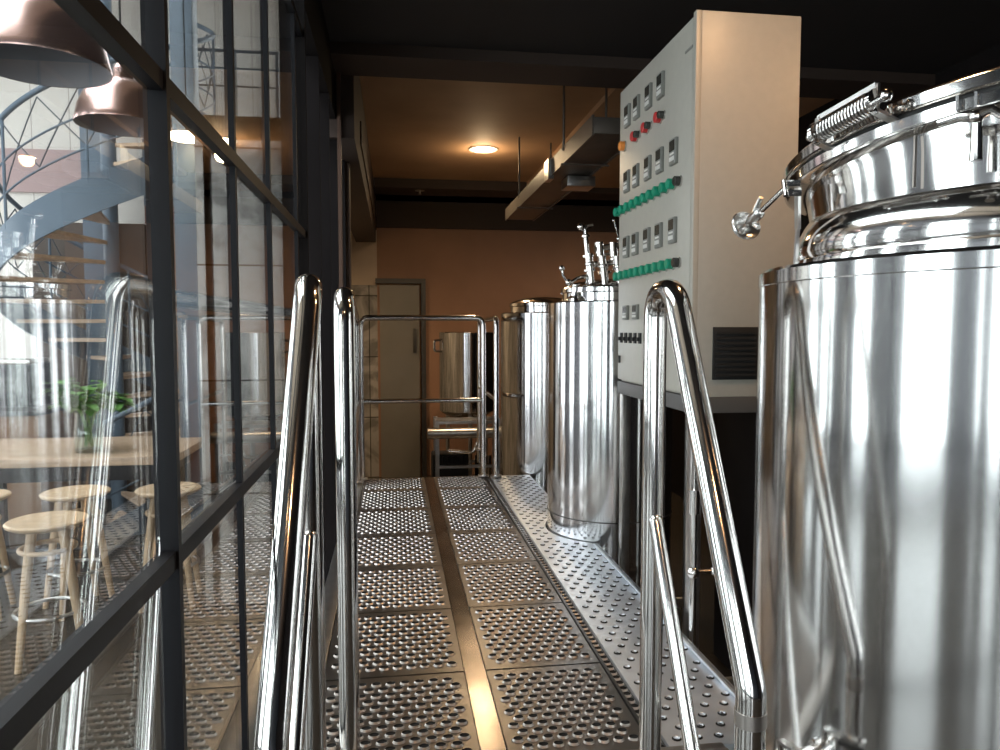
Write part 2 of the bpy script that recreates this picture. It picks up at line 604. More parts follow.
def tread_panel(w_, l_, cols, rows):
    """panel centred on its own origin, top at z=0, long stamped slots in staggered rows"""
    bm = NB()
    box(bm, -w_ / 2, w_ / 2, -l_ / 2, l_ / 2, -0.03, 0)
    mx, my = 0.022, 0.030
    dx = (w_ - 2 * mx) / cols
    dy = (l_ - 2 * my) / rows
    for r in range(rows):
        for c in range(cols):
            ox = 0.25 if r % 2 else 0.75
            tooth(bm, -w_ / 2 + mx + (c + ox) * dx, -l_ / 2 + my + (r + 0.5) * dy, 0.0, dx * 0.32, dy * 0.28, 1, 2, 0.0055)
    return bm


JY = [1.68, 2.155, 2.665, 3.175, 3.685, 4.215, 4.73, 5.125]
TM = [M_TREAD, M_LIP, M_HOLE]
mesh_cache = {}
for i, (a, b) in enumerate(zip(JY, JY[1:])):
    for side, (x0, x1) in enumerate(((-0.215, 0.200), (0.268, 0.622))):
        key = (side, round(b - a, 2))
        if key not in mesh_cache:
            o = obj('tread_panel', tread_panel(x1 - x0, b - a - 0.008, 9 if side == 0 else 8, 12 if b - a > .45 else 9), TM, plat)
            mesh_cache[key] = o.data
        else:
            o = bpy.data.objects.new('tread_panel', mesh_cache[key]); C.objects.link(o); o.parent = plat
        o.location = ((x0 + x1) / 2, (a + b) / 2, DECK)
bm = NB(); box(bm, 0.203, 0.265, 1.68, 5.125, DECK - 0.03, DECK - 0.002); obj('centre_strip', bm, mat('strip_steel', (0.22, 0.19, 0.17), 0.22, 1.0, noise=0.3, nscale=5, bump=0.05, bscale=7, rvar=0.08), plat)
bm = NB(); box(bm, -0.285, -0.218, 1.60, 5.16, DECK - 0.06, DECK + 0.002, 0, 0.002); box(bm, -0.285, -0.275, 1.60, 5.16, DECK - 0.12, DECK - 0.06)
obj('edge_angle', bm, M_STEEL, plat)
bm = NB()
tube(bm, [(-0.285, 1.64, DECK - 0.02), (0.80, 1.64, DECK - 0.02)], 0.028, 16)
box(bm, -0.285, 0.80, 1.64, 1.676, DECK - 0.045, DECK + 0.006, 0, 0.004)
obj('nosing', bm, M_LIP, plat)
# dark channel between treads and drain plate, with a bent perforated edge
bm = NB(); box(bm, 0.626, 0.634, 1.68, 5.125, DECK - 0.03, DECK + 0.004)
box(bm, 0.634, 0.668, 1.68, 5.125, DECK - 0.035, DECK - 0.014)
y = 1.70
while y < 5.1:
    tooth(bm, 0.651, y, DECK - 0.014, 0.011, 0.010, 1, 2, 0.005)
    y += 0.034
obj('drain_channel', bm, [M_DARKST, M_LIP, M_HOLE], plat)

TA = (1.112, 3.707, 0.322)
TB = (1.112, 5.42, 0.322)


def plate_edge(y):
    x = 0.950
    for cx, cy, r in (TA, TB, (1.222, 1.266, 0.505)):
        rr = r + 0.012
        if abs(y - cy) < rr:
            x = min(x, cx - math.sqrt(rr * rr - (y - cy) ** 2))
        elif y > cy:
            pass
    return x


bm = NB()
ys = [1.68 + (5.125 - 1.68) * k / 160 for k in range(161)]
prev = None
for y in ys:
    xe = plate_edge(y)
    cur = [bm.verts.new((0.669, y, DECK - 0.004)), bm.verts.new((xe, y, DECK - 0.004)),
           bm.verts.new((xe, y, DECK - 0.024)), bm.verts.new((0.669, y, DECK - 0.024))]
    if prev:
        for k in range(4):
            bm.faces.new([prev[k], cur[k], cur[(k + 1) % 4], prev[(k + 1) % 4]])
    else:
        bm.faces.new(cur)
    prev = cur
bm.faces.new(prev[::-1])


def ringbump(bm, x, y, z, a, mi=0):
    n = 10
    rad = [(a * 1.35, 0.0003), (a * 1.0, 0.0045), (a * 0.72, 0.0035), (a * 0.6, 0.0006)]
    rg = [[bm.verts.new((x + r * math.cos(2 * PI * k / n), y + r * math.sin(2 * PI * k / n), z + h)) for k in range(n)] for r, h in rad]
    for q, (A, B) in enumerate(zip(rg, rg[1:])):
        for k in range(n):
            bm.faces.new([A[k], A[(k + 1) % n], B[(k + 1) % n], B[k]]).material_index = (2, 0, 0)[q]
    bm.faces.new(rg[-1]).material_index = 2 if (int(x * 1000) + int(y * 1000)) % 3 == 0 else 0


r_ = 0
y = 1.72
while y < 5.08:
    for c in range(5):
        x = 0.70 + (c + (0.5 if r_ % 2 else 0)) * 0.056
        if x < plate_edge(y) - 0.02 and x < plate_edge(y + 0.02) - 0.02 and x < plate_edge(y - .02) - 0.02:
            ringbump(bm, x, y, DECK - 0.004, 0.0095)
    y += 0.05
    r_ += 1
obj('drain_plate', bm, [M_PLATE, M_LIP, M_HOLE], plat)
bm = NB()
box(bm, 0.945, 0.953, 1.72, 3.36, DECK - 0.05, DECK + 0.012); box(bm, 0.935, 0.95, 1.72, 3.36, DECK + 0.004, DECK + 0.012)
obj('outer_flange', bm, M_PLATE, plat)
bm = NB()
box(bm, -0.27, -0.22, 1.68, 5.12, DECK - 0.14, DECK - 0.062); box(bm, 0.60, 0.65, 1.68, 5.12, DECK - 0.14, DECK - 0.04)
for y in (1.70, 3.4, 5.08):
    box(bm, -0.22, 0.60, y - 0.02, y + 0.02, DECK - 0.12, DECK - 0.04)
obj('bearer_frame', bm, M_STEEL, plat)
for x in (-0.245, 0.625):
    for y in (1.72, 3.4, 5.06):
        bm = NB(); box(bm, x - 0.025, x + 0.025, y - 0.025, y + 0.025, 0.0, DECK - 0.14)
        box(bm, x - 0.05, x + 0.05, y - 0.05, y + 0.05, 0, 0.008)
        obj('leg', bm, M_STEEL, plat)

# steep steps up to the walkway (below the frame)
st = thing('walkway_steps', 'steep stainless steps leading up to the near end of the walkway', 'steps', (0, 0, 0))
for x in (-0.125, 0.528):
    bm = NB(); obox(bm, (x, 1.53, DECK - 0.09), (x, 1.15, 0.02), 0.008, 0.12, 0); obj('stringer', bm, M_STEEL, st)
for k in range(3):
    z = DECK - 0.2 * (k + 1)
    y = 1.52 - 0.098 * (k + 1)
    bm = NB(); box(bm, -0.120, 0.523, y - 0.075, y + 0.045, z - 0.025, z, 0, 0.003)
    for c in range(12):
        for q in range(3):
            tooth(bm, -0.07 + c * 0.047 + (0.02 if q % 2 else 0), y - 0.055 + q * 0.04, z, 0.012, 0.007)
    obj('step', bm, TM, st)


# ------------------------------------------------------------------ stair handrails
def stair_rail(name, label, xp, yp, xs, ys_, yb, zb, zt, xb):
    t = thing(name, label, 'handrail', (xp, yp, 0))
    def L(x, y, z):
        return Vector((x - xp, y - yp, z))
    pts = [L(xp, yp, 0.0), L(xp, yp, zt), L(xs, ys_, zt), L(xb, yb, zb), L(xb, yb - 0.0, zb - 0.45)]
    p = fillet(pts[:4], 0.075, 10)
    a, b, c = pts[2], pts[3], pts[4]
    p = p[:-1] + fillet([p[-2], b, c], 0.05, 8)[1:]
    bm = NB(); tube(bm, p, 0.0255, 24); obj('top_rail', bm, M_RAIL, t)
    # weld sleeve at the lower bend
    bm = NB(); tube(bm, [b + V(0, 0, -0.035), b + V(0, 0, -0.06)], 0.0268, 24); obj('weld_collar', bm, M_LIP, t)
    # mid rail parallel to slope starting on the post
    s0 = L(xp, yp - 0.02, zt - 0.51)
    d = (b - a)
    s1 = s0 + V(xb - xp, 0, 0) * 0 + d * 0.86
    bm = NB(); tube(bm, [s0, s1], 0.0165, 20); sphere(bm, s0, 0.0168); obj('mid_rail', bm, M_RAIL, t)
    bm = NB(); tube(bm, [L(xp, yp, 0.0), L(xp, yp, 0.008)], 0.045, 24); obj('base_flange', bm, M_STEEL, t)
    return t


stair_rail('stair_handrail', 'polished steel stair handrail at the left, beside the glass wall', -0.176, 1.56, -0.155, 1.40, 1.09, 1.215, 1.912, -0.185)
stair_rail('stair_handrail', 'polished steel stair handrail at the right, in front of the control cabinet', 0.578, 1.58, 0.572, 1.45, 1.135, 1.223, 1.912, 0.592)


# ------------------------------------------------------------------ guard rails on the deck
def guard(label, p0, p1, zt, zm, r=0.019):
    p0 = Vector((p0[0], p0[1], 0)); p1 = Vector((p1[0], p1[1], 0))
    t = thing('guard_rail', label, 'guard rail', (p0.x, p0.y, DECK + 0.008))
    d = p1 - p0
    bm = NB()
    tube(bm, fillet([(0, 0, 0), (0, 0, zt - DECK), (d.x, d.y, zt - DECK), (d.x, d.y, 0)], 0.06, 8), r, 20)
    obj('top_rail', bm, M_RAIL, t)
    bm = NB(); tube(bm, [(0, 0, zm - DECK), (d.x, d.y, zm - DECK)], r * 0.8, 16); obj('mid_rail', bm, M_RAIL, t)
    for q in (V(0, 0, 0), d):
        bm = NB(); cyl(bm, q, q + V(0, 0, 0.008), 0.04); obj('base_flange', bm, M_STEEL, t)
    return t


guard('steel guard rail across the far end of the walkway', (-0.225, 5.07), (0.612, 5.07), 1.905, 1.335)
guard('long steel guard rail along the glass side of the walkway', (-0.112, 1.715), (-0.252, 4.98), 1.90, 1.335, 0.024)
guard('short steel guard rail end-on beside the far tanks', (0.70, 5.05), (0.715, 6.2), 1.905, 1.335)
for o in [o for o in C.objects if o.name.startswith('guard_rail')][2:]:
    pass


# ================================================================== TANKS
def clamp_band(bm, M, r, w_=0.012, t=0.006, mi=0, n=40):
    lathe(bm, [(r, -w_ / 2), (r + t, -w_ / 2 * 0.8), (r + t, w_ / 2 * 0.8), (r, w_ / 2)], n, M, mi)


def T(x, y, z):
    return Matrix.Translation((x, y, z))


def tri(bm, p, d, r, L):
    """sanitary pipe stub with a clamped ferrule, along d from p"""
    p = Vector(p); d = Vector(d).normalized()
    tube(bm, [p, p + d * L], r, 16)
    tube(bm, [p + d * (L - 0.008), p + d * (L - 0.004), p + d * (L + 0.004), p + d * (L + 0.008)], [r * 1.5, r * 1.75, r * 1.75, r * 1.5], 20)


# ---- the big tank at the right
BX, BY, BR = 1.222, 1.266, 0.50
big = thing('brewing_tank', 'largest polished steel brewing tank in the right foreground with hinged manway lid', 'tank', (BX, BY, 0))
bm = NB()
prof = [(0, 0.30), (0.30, 0.32), (0.46, 0.40), (0.495, 0.46), (0.50, 0.48)]
prof += [(0.50, z) for z in (0.7, 1.0, 1.3, 1.6, 1.9, 1.918)] + [(0.5015, 1.920), (0.5015, 1.944), (0.497, 1.950), (0.43, 1.952), (0.0, 1.952)]
lathe(bm, prof, 128)
obj('shell', bm, M_TANK, big, angle=20)
bm = NB(); lathe(bm, [(0.503, 0.86), (0.505, 0.865), (0.505, 0.885), (0.503, 0.89)], 96); obj('weld_band', bm, M_STEEL, big)
bm = NB()
lathe(bm, [(0.430, 1.945), (0.433, 1.955), (0.432, 1.968), (0.425, 1.973), (0.428, 1.985), (0.426, 2.005), (0.421, 2.022), (0.412, 2.040),
           (0.404, 2.052), (0.400, 2.056)], 96)
obj('shoulder', bm, M_POL, big, angle=30)
# tilted manway: neck, flange ring, lid
tilt = Matrix.Translation((0, 0, 2.070)) @ Matrix.Rotation(R(-2.0), 4, 'Y') @ Matrix.Rotation(R(-6.0), 4, 'X')
bm = NB()
# neck wall follows the tilt at its top and the level shoulder at its foot
n = 96
lo = [bm.verts.new((0.401 * math.cos(2 * PI * k / n), 0.401 * math.sin(2 * PI * k / n), 2.054)) for k in range(n)]
mids = []
for rr, zz in ((0.403, 0.045), (0.406, 0.075)):
    mids.append([bm.verts.new(tilt @ Vector((rr * math.cos(2 * PI * k / n), rr * math.sin(2 * PI * k / n), zz))) for k in range(n)])
for A, B in zip([lo] + mids, mids):
    for k in range(n):
        bm.faces.new([A[k], A[(k + 1) % n], B[(k + 1) % n], B[k]])
obj('neck', bm, M_POL, big)
bm = NB(); obox(bm, (0.785 - BX - .004 + .06, 1.083 - BY - .002 + .025, 2.062), (0.785 - BX + .055, 1.083 - BY + .022, 2.145), 0.004, 0.004); obj('weld_seam', bm, M_LIP, big)
bm = NB(); lathe(bm, [(0.39, 0.073), (0.440, 0.074), (0.447, 0.078), (0.447, 0.094), (0.441, 0.097), (0.38, 0.098)], 96, tilt); obj('manway_flange', bm, M_POL, big, angle=30)
bm = NB(); lathe(bm, [(0.38, 0.0982), (0.434, 0.0982), (0.434, 0.1035), (0.38, 0.1035)], 96, tilt); obj('gasket', bm, M_RUB, big)
lid_bm = NB()
lathe(lid_bm, [(0.36, 0.1038), (0.441, 0.1038), (0.447, 0.107), (0.447, 0.124), (0.441, 0.129), (0.42, 0.133), (0.34, 0.158), (0.20, 0.185), (0.0, 0.20)], 96, tilt)
lid = obj('manway_lid', lid_bm, M_POL, big, angle=30)


def ringpt(px_angle, r, z):
    return tilt @ Vector((r * math.cos(px_angle), r * math.sin(px_angle), z))


def facing_angle(deg):   # angle on the tank measured from straight left (-X) towards the camera (-Y)
    return R(180 + deg)


# spring balanced hinge lying along the left front rim
A0 = V(0.746 - BX, 1.232 - BY, 2.178)
A1 = V(0.770 - BX, 1.108 - BY, 2.197)
hd = (A1 - A0).normalized()
hb = NB()
tube(hb, [A0 - hd * 0.016, A1 + hd * 0.018], 0.006, 12)
sphere(hb, A0 - hd * 0.016, 0.009); sphere(hb, A1 + hd * 0.02, 0.010)
for q in (A0, A1):
    tube(hb, [q - hd * 0.004, q + hd * 0.004], 0.020, 20)
hinge = obj('spring_hinge', hb, M_POL, big)
sb = NB()
hu, hv = frame_for(hd)
pts = []
turns = 17
for k in range(turns * 12 + 1):
    a = 2 * PI * k / 12
    s = 0.008 + (A1 - A0).length * 0.94 * k / (turns * 12)
    pts.append(A0 + hd * s + (hu * math.cos(a) + hv * math.sin(a)) * 0.0150)
tube(sb, pts, 0.0026, 6)
obj('coil_spring', sb, M_STEEL, hinge)
sb = NB(); obox(sb, A0 + V(0, 0, 0.026), A1 + V(0, 0, 0.026), 0.005, 0.008)
for q in (A0, A1):
    obox(sb, q + V(0, 0, 0.027), q + V(0, 0, -0.018), 0.014, 0.004)
    obox(sb, q + V(0, 0, -0.016), q + V(0.05, 0.008, -0.032), 0.016, 0.005)
obj('hinge_bracket', sb, M_STEEL, hinge)


def swing_clamp(base, tip, parent):
    """eye bolt with wing nut hanging from lugs on the flange"""
    base, tip = Vector(base), Vector(tip)
    d = (tip - base).normalized()
    inw = Vector((-base.x, -base.y, 0)).normalized()
    side = d.cross(inw).normalized()
    b = NB()
    for q in (-0.011, 0.011):
        obox(b, base + inw * 0.03 + side * q, base - inw * 0.002 + side * q, 0.004, 0.012)
    cyl(b, base + side * 0.017, base - side * 0.017, 0.005, 12)
    tube(b, [base, tip], 0.0052, 12)
    c = obj('swing_clamp', b, M_RAIL, parent)
    t = tip - d * 0.020
    b = NB()
    tube(b, [t - d * 0.05, t - d * 0.044, t - d * 0.012, t], [0.008, 0.0115, 0.011, 0.008], 14)
    for q in (-1, 1):
        w_ = (side * 0.35 + V(0, 0, 1) * 0.9).normalized()
        tube(b, [t - d * 0.02, t - d * 0.03 + w_ * q * 0.018, t - d * 0.045 + w_ * q * 0.030], [0.0065, 0.006, 0.005], 10)
    lathe(b, [(0, 0.004), (0.014, 0.004), (0.026, 0.010), (0.031, 0.016), (0.033, 0.012), (0.028, 0.002), (0.014, -0.005), (0, -0.005)], 28,
          Matrix.Translation(tip) @ (-d).to_track_quat('Z', 'Y').to_matrix().to_4x4())
    obj('wing_nut', b, M_STEEL, c)
    return c


# the open one hanging on the walkway side, another closed further round
swing_clamp((0.752 - BX, 1.350 - BY, 2.104), (0.738 - BX, 1.492 - BY, 2.046), big)
b = NB(); obox(b, (0.790 - BX, 1.37 - BY, 2.11), (0.798 - BX, 1.38 - BY, 2.03), 0.014, 0.006)
obox(b, (0.798 - BX, 1.38 - BY, 2.035), (0.795 - BX, 1.38 - BY, 1.953), 0.008, 0.006); obj('flange_strap', b, M_STEEL, big)
ca = facing_angle(36)
b = NB()
side = Vector((math.sin(ca), -math.cos(ca), 0))
q0 = V(0.853 - BX, 0.992 - BY, 2.08); q1 = V(0.848 - BX, 0.988 - BY, 2.142)
tube(b, [q0, q0 + V(0, 0, 0.03), q1], [0.009, 0.008, 0.007], 12)
sphere(b, q1, 0.011)
tube(b, [q1 + side * -0.045 + V(0, 0, -0.016), q1 + side * -0.02 + V(0, 0, 0.006), q1, q1 + side * 0.022 + V(0, 0, .004), q1 + side * 0.05], [0.005, 0.007, 0.009, 0.007, 0.006], 12)
for s in (-0.012, 0.012):
    obox(b, ringpt(ca, 0.43, 0.088) + side * s, ringpt(ca, 0.462, 0.085) + side * s, 0.004, 0.022)
obj('closed_clamp', b, M_RAIL, big)
b = NB()
hp = [ringpt(facing_angle(72), 0.33, 0.165), ringpt(facing_angle(72), 0.33, 0.235), ringpt(facing_angle(100), 0.33, 0.235), ringpt(facing_angle(100), 0.33, 0.165)]
tube(b, fillet(hp, 0.03), 0.009, 14); obj('lid_handle', b, M_RAIL, lid)

# sample valve low on the front of the tank
vx, vy, vz = 0.728 - BX, 1.19 - BY, 1.085
vd = Vector((vx, vy, 0)).normalized()
b = NB()
tri(b, (vx, vy, vz - 0.02), vd, 0.013, 0.03)
tube(b, [(vx + vd.x * 0.03, vy + vd.y * 0.03, vz - 0.02), (vx + vd.x * 0.075, vy + vd.y * 0.075, vz - 0.02)], 0.018, 16)
valve = obj('sample_valve', b, M_RAIL, big)
b = NB()
c0 = Vector((vx, vy, vz - 0.02)) + vd * 0.055
tang = Vector((-vd.y, vd.x, 0))
if tang.y > 0:
    tang = -tang
cyl(b, c0, c0 + V(0, 0, 0.035), 0.007, 12)
obox(b, c0 + V(0, 0, 0.036), c0 + V(0, 0, 0.048) + tang * 0.10, 0.016, 0.006)
h_ = obj('valve_handle', b, M_RAIL, valve)
b = NB(); obox(b, c0 + V(0, 0, 0.030) + tang * 0.04, c0 + V(0, 0, 0.036) + tang * 0.095, 0.014, 0.008); obj('grip', b, M_RUB, valve)
for k in range(4):
    a = R(45 + 90 * k)
    b = NB(); tube(b, [(0.38 * math.cos(a), 0.38 * math.sin(a), 0), (0.38 * math.cos(a), 0.38 * math.sin(a), 0.38)], 0.03, 20)
    cyl(b, (0.38 * math.cos(a), 0.38 * math.sin(a), 0), (0.38 * math.cos(a), 0.38 * math.sin(a), 0.012), 0.05)
    obj('leg', b, M_STEEL, big)


# ---- the middle tanks
def tank(name, label, x, y, r, z0, zt, seam, collar=True):
    t = thing(name, label, 'tank', (x, y, 0))
    b = NB()
    lathe(b, [(0, z0 - 0.10), (r * 0.55, z0 - 0.085), (r * 0.9, z0 - 0.03), (r, z0)] + [(r, z0 + (zt - z0) * k / 6) for k in range(1, 7)] +
          [(r * 0.985, zt + 0.006), (r * 0.86, zt + 0.010), (0, zt + 0.012)], 96)
    obj('shell', b, M_TANK, t, angle=25)
    if seam:
        b = NB(); lathe(b, [(r + 0.0005, seam - 0.003), (r + 0.0025, seam - 0.002), (r + 0.0025, seam + 0.002), (r + 0.0005, seam + 0.003)], 96)
        obj('weld_band', b, M_DARKST, t)
    if collar:
        b = NB()
        lathe(b, [(r * 0.66, zt), (r * 0.78, zt + 0.012), (r * 0.78, zt + 0.05), (r * 0.80, zt + 0.055), (r * 0.80, zt + 0.075), (r * 0.76, zt + 0.085),
                  (r * 0.60, zt + 0.105), (r * 0.3, zt + 0.122), (0, zt + 0.128)], 72)
        obj('lid', b, M_POL, t, angle=30)
    for k in range(3):
        a = R(30 + 120 * k)
        b = NB(); tube(b, [(r * .8 * math.cos(a), r * .8 * math.sin(a), 0), (r * .8 * math.cos(a), r * .8 * math.sin(a), z0)], 0.022, 16)
        obj('leg', b, M_STEEL, t)
    return t


tA = tank('brewing_tank', 'mid-size steel tank rising through the drain plate, topped by a valve manifold', TA[0], TA[1], TA[2], 0.40, 1.965, 0.895)
tB = tank('brewing_tank', 'steel tank partly hidden behind the manifold tank, next to the far guard rail', TB[0], TB[1], TB[2], 0.40, 1.95, 0)
tC = tank('brewing_tank', 'smallest and farthest steel tank, standing above the pump stand by the end wall', 0.80, 8.05, 0.31, 0.95, 1.80, 0, False)

# valve manifold of the middle tank
b = NB()
zt = 1.965 + 0.10
W = lambda wx, wz, wy=3.62: Vector((wx - TA[0], wy - TA[1], wz))
lean = Vector((-0.10, 0, 1)).normalized()
tri(b, W(0.985, 2.04), lean, 0.017, 0.09)
tri(b, W(0.975, 2.13), lean, 0.017, 0.07)
tri(b, W(0.965, 2.20), lean, 0.012, 0.10)
tube(b, fillet([W(0.955, 2.29), W(0.95, 2.345), W(0.99, 2.355)], 0.02), 0.011, 12)
sphere(b, W(0.93, 2.345), 0.02)
manifold = obj('valve_manifold', b, M_RAIL, tA)
b = NB()
tri(b, W(1.06, 2.05), lean, 0.020, 0.07); tri(b, W(1.05, 2.12), lean, 0.020, 0.05)
tri(b, W(1.135, 2.06), lean, 0.020, 0.08); tri(b, W(1.12, 2.14), lean, 0.020, 0.05)
tube(b, [W(0.97, 2.155), W(1.20, 2.185)], 0.016, 14)
tube(b, [W(1.0, 2.235), W(1.19, 2.265)], 0.017, 14)
tube(b, [W(1.02, 2.205), W(1.18, 2.23)], 0.008, 10)
for wx in (1.03, 1.10, 1.16):
    tube(b, [W(wx, 2.20), W(wx - 0.006, 2.27)], 0.023, 16)
for wx, wz in ((0.955, 2.06), (1.02, 2.05), (1.095, 2.05), (1.16, 2.06)):
    tri(b, W(wx, wz, 3.50), lean, 0.014, 0.09)
    tube(b, [W(wx - 0.012, wz + 0.10, 3.50), W(wx - 0.016, wz + 0.14, 3.50)], 0.02, 16)
obj('cross_pipes', b, M_RAIL, tA)
b = NB()
tube(b, [W(1.10, 2.38), W(1.125, 2.30), W(1.17, 2.09)], 0.0055, 10); sphere(b, W(1.10, 2.38), 0.008); sphere(b, W(1.128, 2.29), 0.014)
obj('lever', b, M_RAIL, tA)
b = NB()
for s in (-1, 1):
    b = NB()
    tube(b, [W(1.0 + s * 0.04, 2.04, 3.55), W(1.0 + s * 0.04, 2.13, 3.55)], 0.007, 10); sphere(b, W(1.0 + s * 0.04, 2.14, 3.55), 0.014)
    obj('wing_bolt', b, M_RAIL, tA)
# small bracket valve on the left shoulder
b = NB()
lathe(b, [(0.055, 1.97), (0.05, 1.985), (0.032, 2.0), (0.03, 2.015), (0.0, 2.02)], 24, T(0.90 - TA[0] + .0, -0.13, 0))
tri(b, W(0.895, 2.0, 3.58), (0, 0, 1), 0.012, 0.05)
tube(b, fillet([W(0.86, 2.06, 3.58), W(0.90, 2.085, 3.58), W(0.955, 2.10, 3.58)], 0.02), 0.009, 12)
tube(b, [W(0.955, 2.10, 3.58), W(0.945, 2.03, 3.58)], 0.007, 10)
tube(b, [W(0.86, 2.06, 3.58), W(0.83, 2.10, 3.58), W(0.825, 2.13, 3.58)], 0.007, 10); sphere(b, W(0.825, 2.135, 3.58), 0.015)
sphere(b, W(0.86, 2.065, 3.58), 0.018)
obj('vent_valve', b, M_RAIL, tA)
# lugs on the far tank
b = NB()
tube(b, fillet([(-0.30, -0.05, 1.60), (-0.37, -0.06, 1.60), (-0.37, -0.06, 1.72), (-0.30, -0.05, 1.72)], 0.03), 0.014, 12)
obj('lifting_lug', b, M_RAIL, tC)

# ---- pump stand below the far tank
ps = thing('pump_stand', 'stainless pipe and pump stand under the farthest tank', 'pump', (0.42, 7.35, 0))
b = NB()
for x in (0.0, 0.62):
    for y in (0.0, 0.3):
        box(b, x - 0.02, x + 0.02, y - 0.02, y + 0.02, 0, 0.93)
for z in (0.45, 0.90):
    for y in (0.0, 0.3):
        box(b, 0.0, 0.62, y - 0.015, y + 0.015, z - 0.015, z + 0.015)
obj('frame', b, M_STEEL, ps)
b = NB(); tube(b, [(-0.10, -0.05, 0.80), (0.66, -0.05, 0.80)], 0.055, 24); obj('header_pipe', b, M_STEEL, ps)
b = NB(); tube(b, fillet([(0.1, -0.05, 0.62), (0.36, -0.05, 0.60), (0.42, -0.05, 0.75)], 0.06), 0.02, 16); tri(b, (0.42, -0.05, 0.5), (0, 0, 1), 0.03, 0.16)
obj('branch_pipe', b, M_RAIL, ps)
b = NB(); box(b, -0.05, 0.32, 0.0, 0.25, 0.02, 0.58, 0, 0.02)
for k in range(6):
    box(b, 0.0 + k * 0.05, 0.02 + k * 0.05, -0.012, 0.0, 0.50, 0.56)
obj('pump_housing', b, M_BLACK, ps)
b = NB(); tube(b, [(0.48, 0.12, 0.0), (0.48, 0.12, 0.55)], 0.09, 32); obj('filter_canister', b, M_RAIL, ps)


# ================================================================== CONTROL CABINET
CX, CY0, CY1, CZ0, CZ1 = 1.0, 2.38, 3.215, 1.60, 2.888
cab = thing('control_cabinet', 'tall beige electrical control cabinet with meters and rows of green buttons', 'cabinet', (CX, CY0, 0))
b = NB()
box(b, 0.018, 0.372, 0, CY1 - CY0, CZ0, CZ1, 0, 0.005)
obj('housing', b, M_CAB, cab)
b = NB(); box(b, 0.0, 0.020, 0.030, CY1 - CY0 - 0.004, CZ0 + 0.01, CZ1 - 0.012, 0, 0.004)
door = obj('door', b, M_CAB, cab)
b = NB(); box(b, -0.001, 0.02, 0.0, 0.026, CZ0, CZ1, 0, 0.003); obj('corner_post', b, M_CAB, cab)
b = NB()
box(b, 0.075, 0.236, -0.008, 0.002, 1.66, 1.84, 0, 0.002)
for k in range(9):
    box(b, 0.083, 0.228, -0.012, -0.007, 1.672 + k * 0.018, 1.680 + k * 0.018)
obj('vent_grille', b, M_RUB, cab)
b = NB()
box(b, 0.0, 0.372, 0, CY1 - CY0, CZ0 - 0.055, CZ0, 0, 0.003)
obj('base_frame', b, M_CABB, cab)


def front(y, z):   # cabinet-local coordinates of a spot on the door
    return y - CY0, z


def add_meter(y, z, w_=0.062, h=0.092, twin=False):
    ly, lz = front(y, z)
    b = NB()
    box(b, -0.012, 0.001, ly - w_ / 2, ly + w_ / 2, lz - h / 2, lz + h / 2, 0, 0.003)
    o = obj('meter', b, M_METER, cab)
    b = NB()
    box(b, -0.0135, -0.011, ly - w_ * 0.38, ly + w_ * 0.38, lz + h * 0.02, lz + h * 0.42)
    obj('display', b, M_SCREEN, o)
    b = NB()
    for k in range(3):
        box(b, -0.0145, -0.011, ly - w_ * 0.34 + k * w_ * 0.25, ly - w_ * 0.34 + k * w_ * 0.25 + w_ * 0.17, lz - h * 0.36, lz - h * 0.2)
    box(b, -0.0135, -0.011, ly - w_ * 0.3, ly + w_ * 0.3, lz - h * 0.12, lz - h * 0.05)
    obj('keys', b, M_WHITE, o)
    return o


cols = [3.09, 2.970, 2.827, 2.695, 2.555]
for y in cols[:4]:
    add_meter(y, 2.742)
for y in cols:
    add_meter(y, 2.466)
for y in cols:
    add_meter(y, 2.187)
for y in (3.085, 2.955):
    add_meter(y, 1.905, 0.062, 0.062)


def button(y, z, m, r=0.017, L=0.026, name='push_button'):
    ly, lz = front(y, z)
    b = NB()
    tube(b, [(0.001, ly, lz), (-0.006, ly, lz)], r * 1.15, 18, 1)
    tube(b, [(-0.006, ly, lz), (-L * 0.9, ly, lz), (-L, ly, lz)], [r, r, r * 0.8], 18, 0)
    return obj(name, b, [m, M_STEEL], cab)


for y in (3.137, 2.977, 2.844, 2.701):
    button(y, 2.627, M_RED if y < 3.1 else M_ORANGE, 0.020)
    if y < 3.1:
        o = button(y - 0.035, 2.627, M_SCREEN, 0.014)
for zr in (2.352, 2.068):
    for k in range(10):
        y = 3.190 - k * (3.190 - 2.555) / 9
        button(y, zr, M_GREEN, 0.019, 0.030)
    button(2.50, zr, M_SCREEN, 0.017)
for k in range(5):
    ly, lz = front(3.152 - k * 0.062, 1.796)
    b = NB(); box(b, -0.006, 0.001, ly - 0.013, ly + 0.013, lz - 0.022, lz + 0.022); box(b, -0.016, -0.006, ly - 0.007, ly + 0.007, lz - 0.012, lz + 0.004)
    obj('toggle_switch', b, M_RUB, cab)
b = NB(); ly, lz = front(3.178, 1.70); box(b, -0.006, 0.001, ly - 0.008, ly + 0.008, lz - 0.016, lz + 0.016); obj('key_lock', b, M_RUB, cab)
b = NB(); ly, lz = front(2.44, 1.937); tube(b, [(0, ly, lz), (-0.02, ly, lz)], 0.015, 16); box(b, -0.03, -0.018, ly - 0.006, ly + 0.006, lz - 0.03, lz + 0.03, 0, 0.003); obj('door_handle', b, M_RUB, cab)
b = NB(); ly, lz = front(2.44, 2.78); box(b, -0.003, 0.001, ly - 0.035, ly + 0.03, lz - 0.004, lz + 0.004); obj('nameplate', b, M_METER, cab)
for x, y in ((0.03, 0.03), (0.34, 0.03), (0.03, 0.805), (0.34, 0.805)):
    b = NB(); box(b, x - 0.02, x + 0.02, y - 0.02, y + 0.02, 0.03, CZ0 - 0.055, 0, 0.003)
    cyl(b, (x, y, 0.0), (x, y, 0.035), 0.03)
    obj('stand_leg', b, M_STEEL, cab)
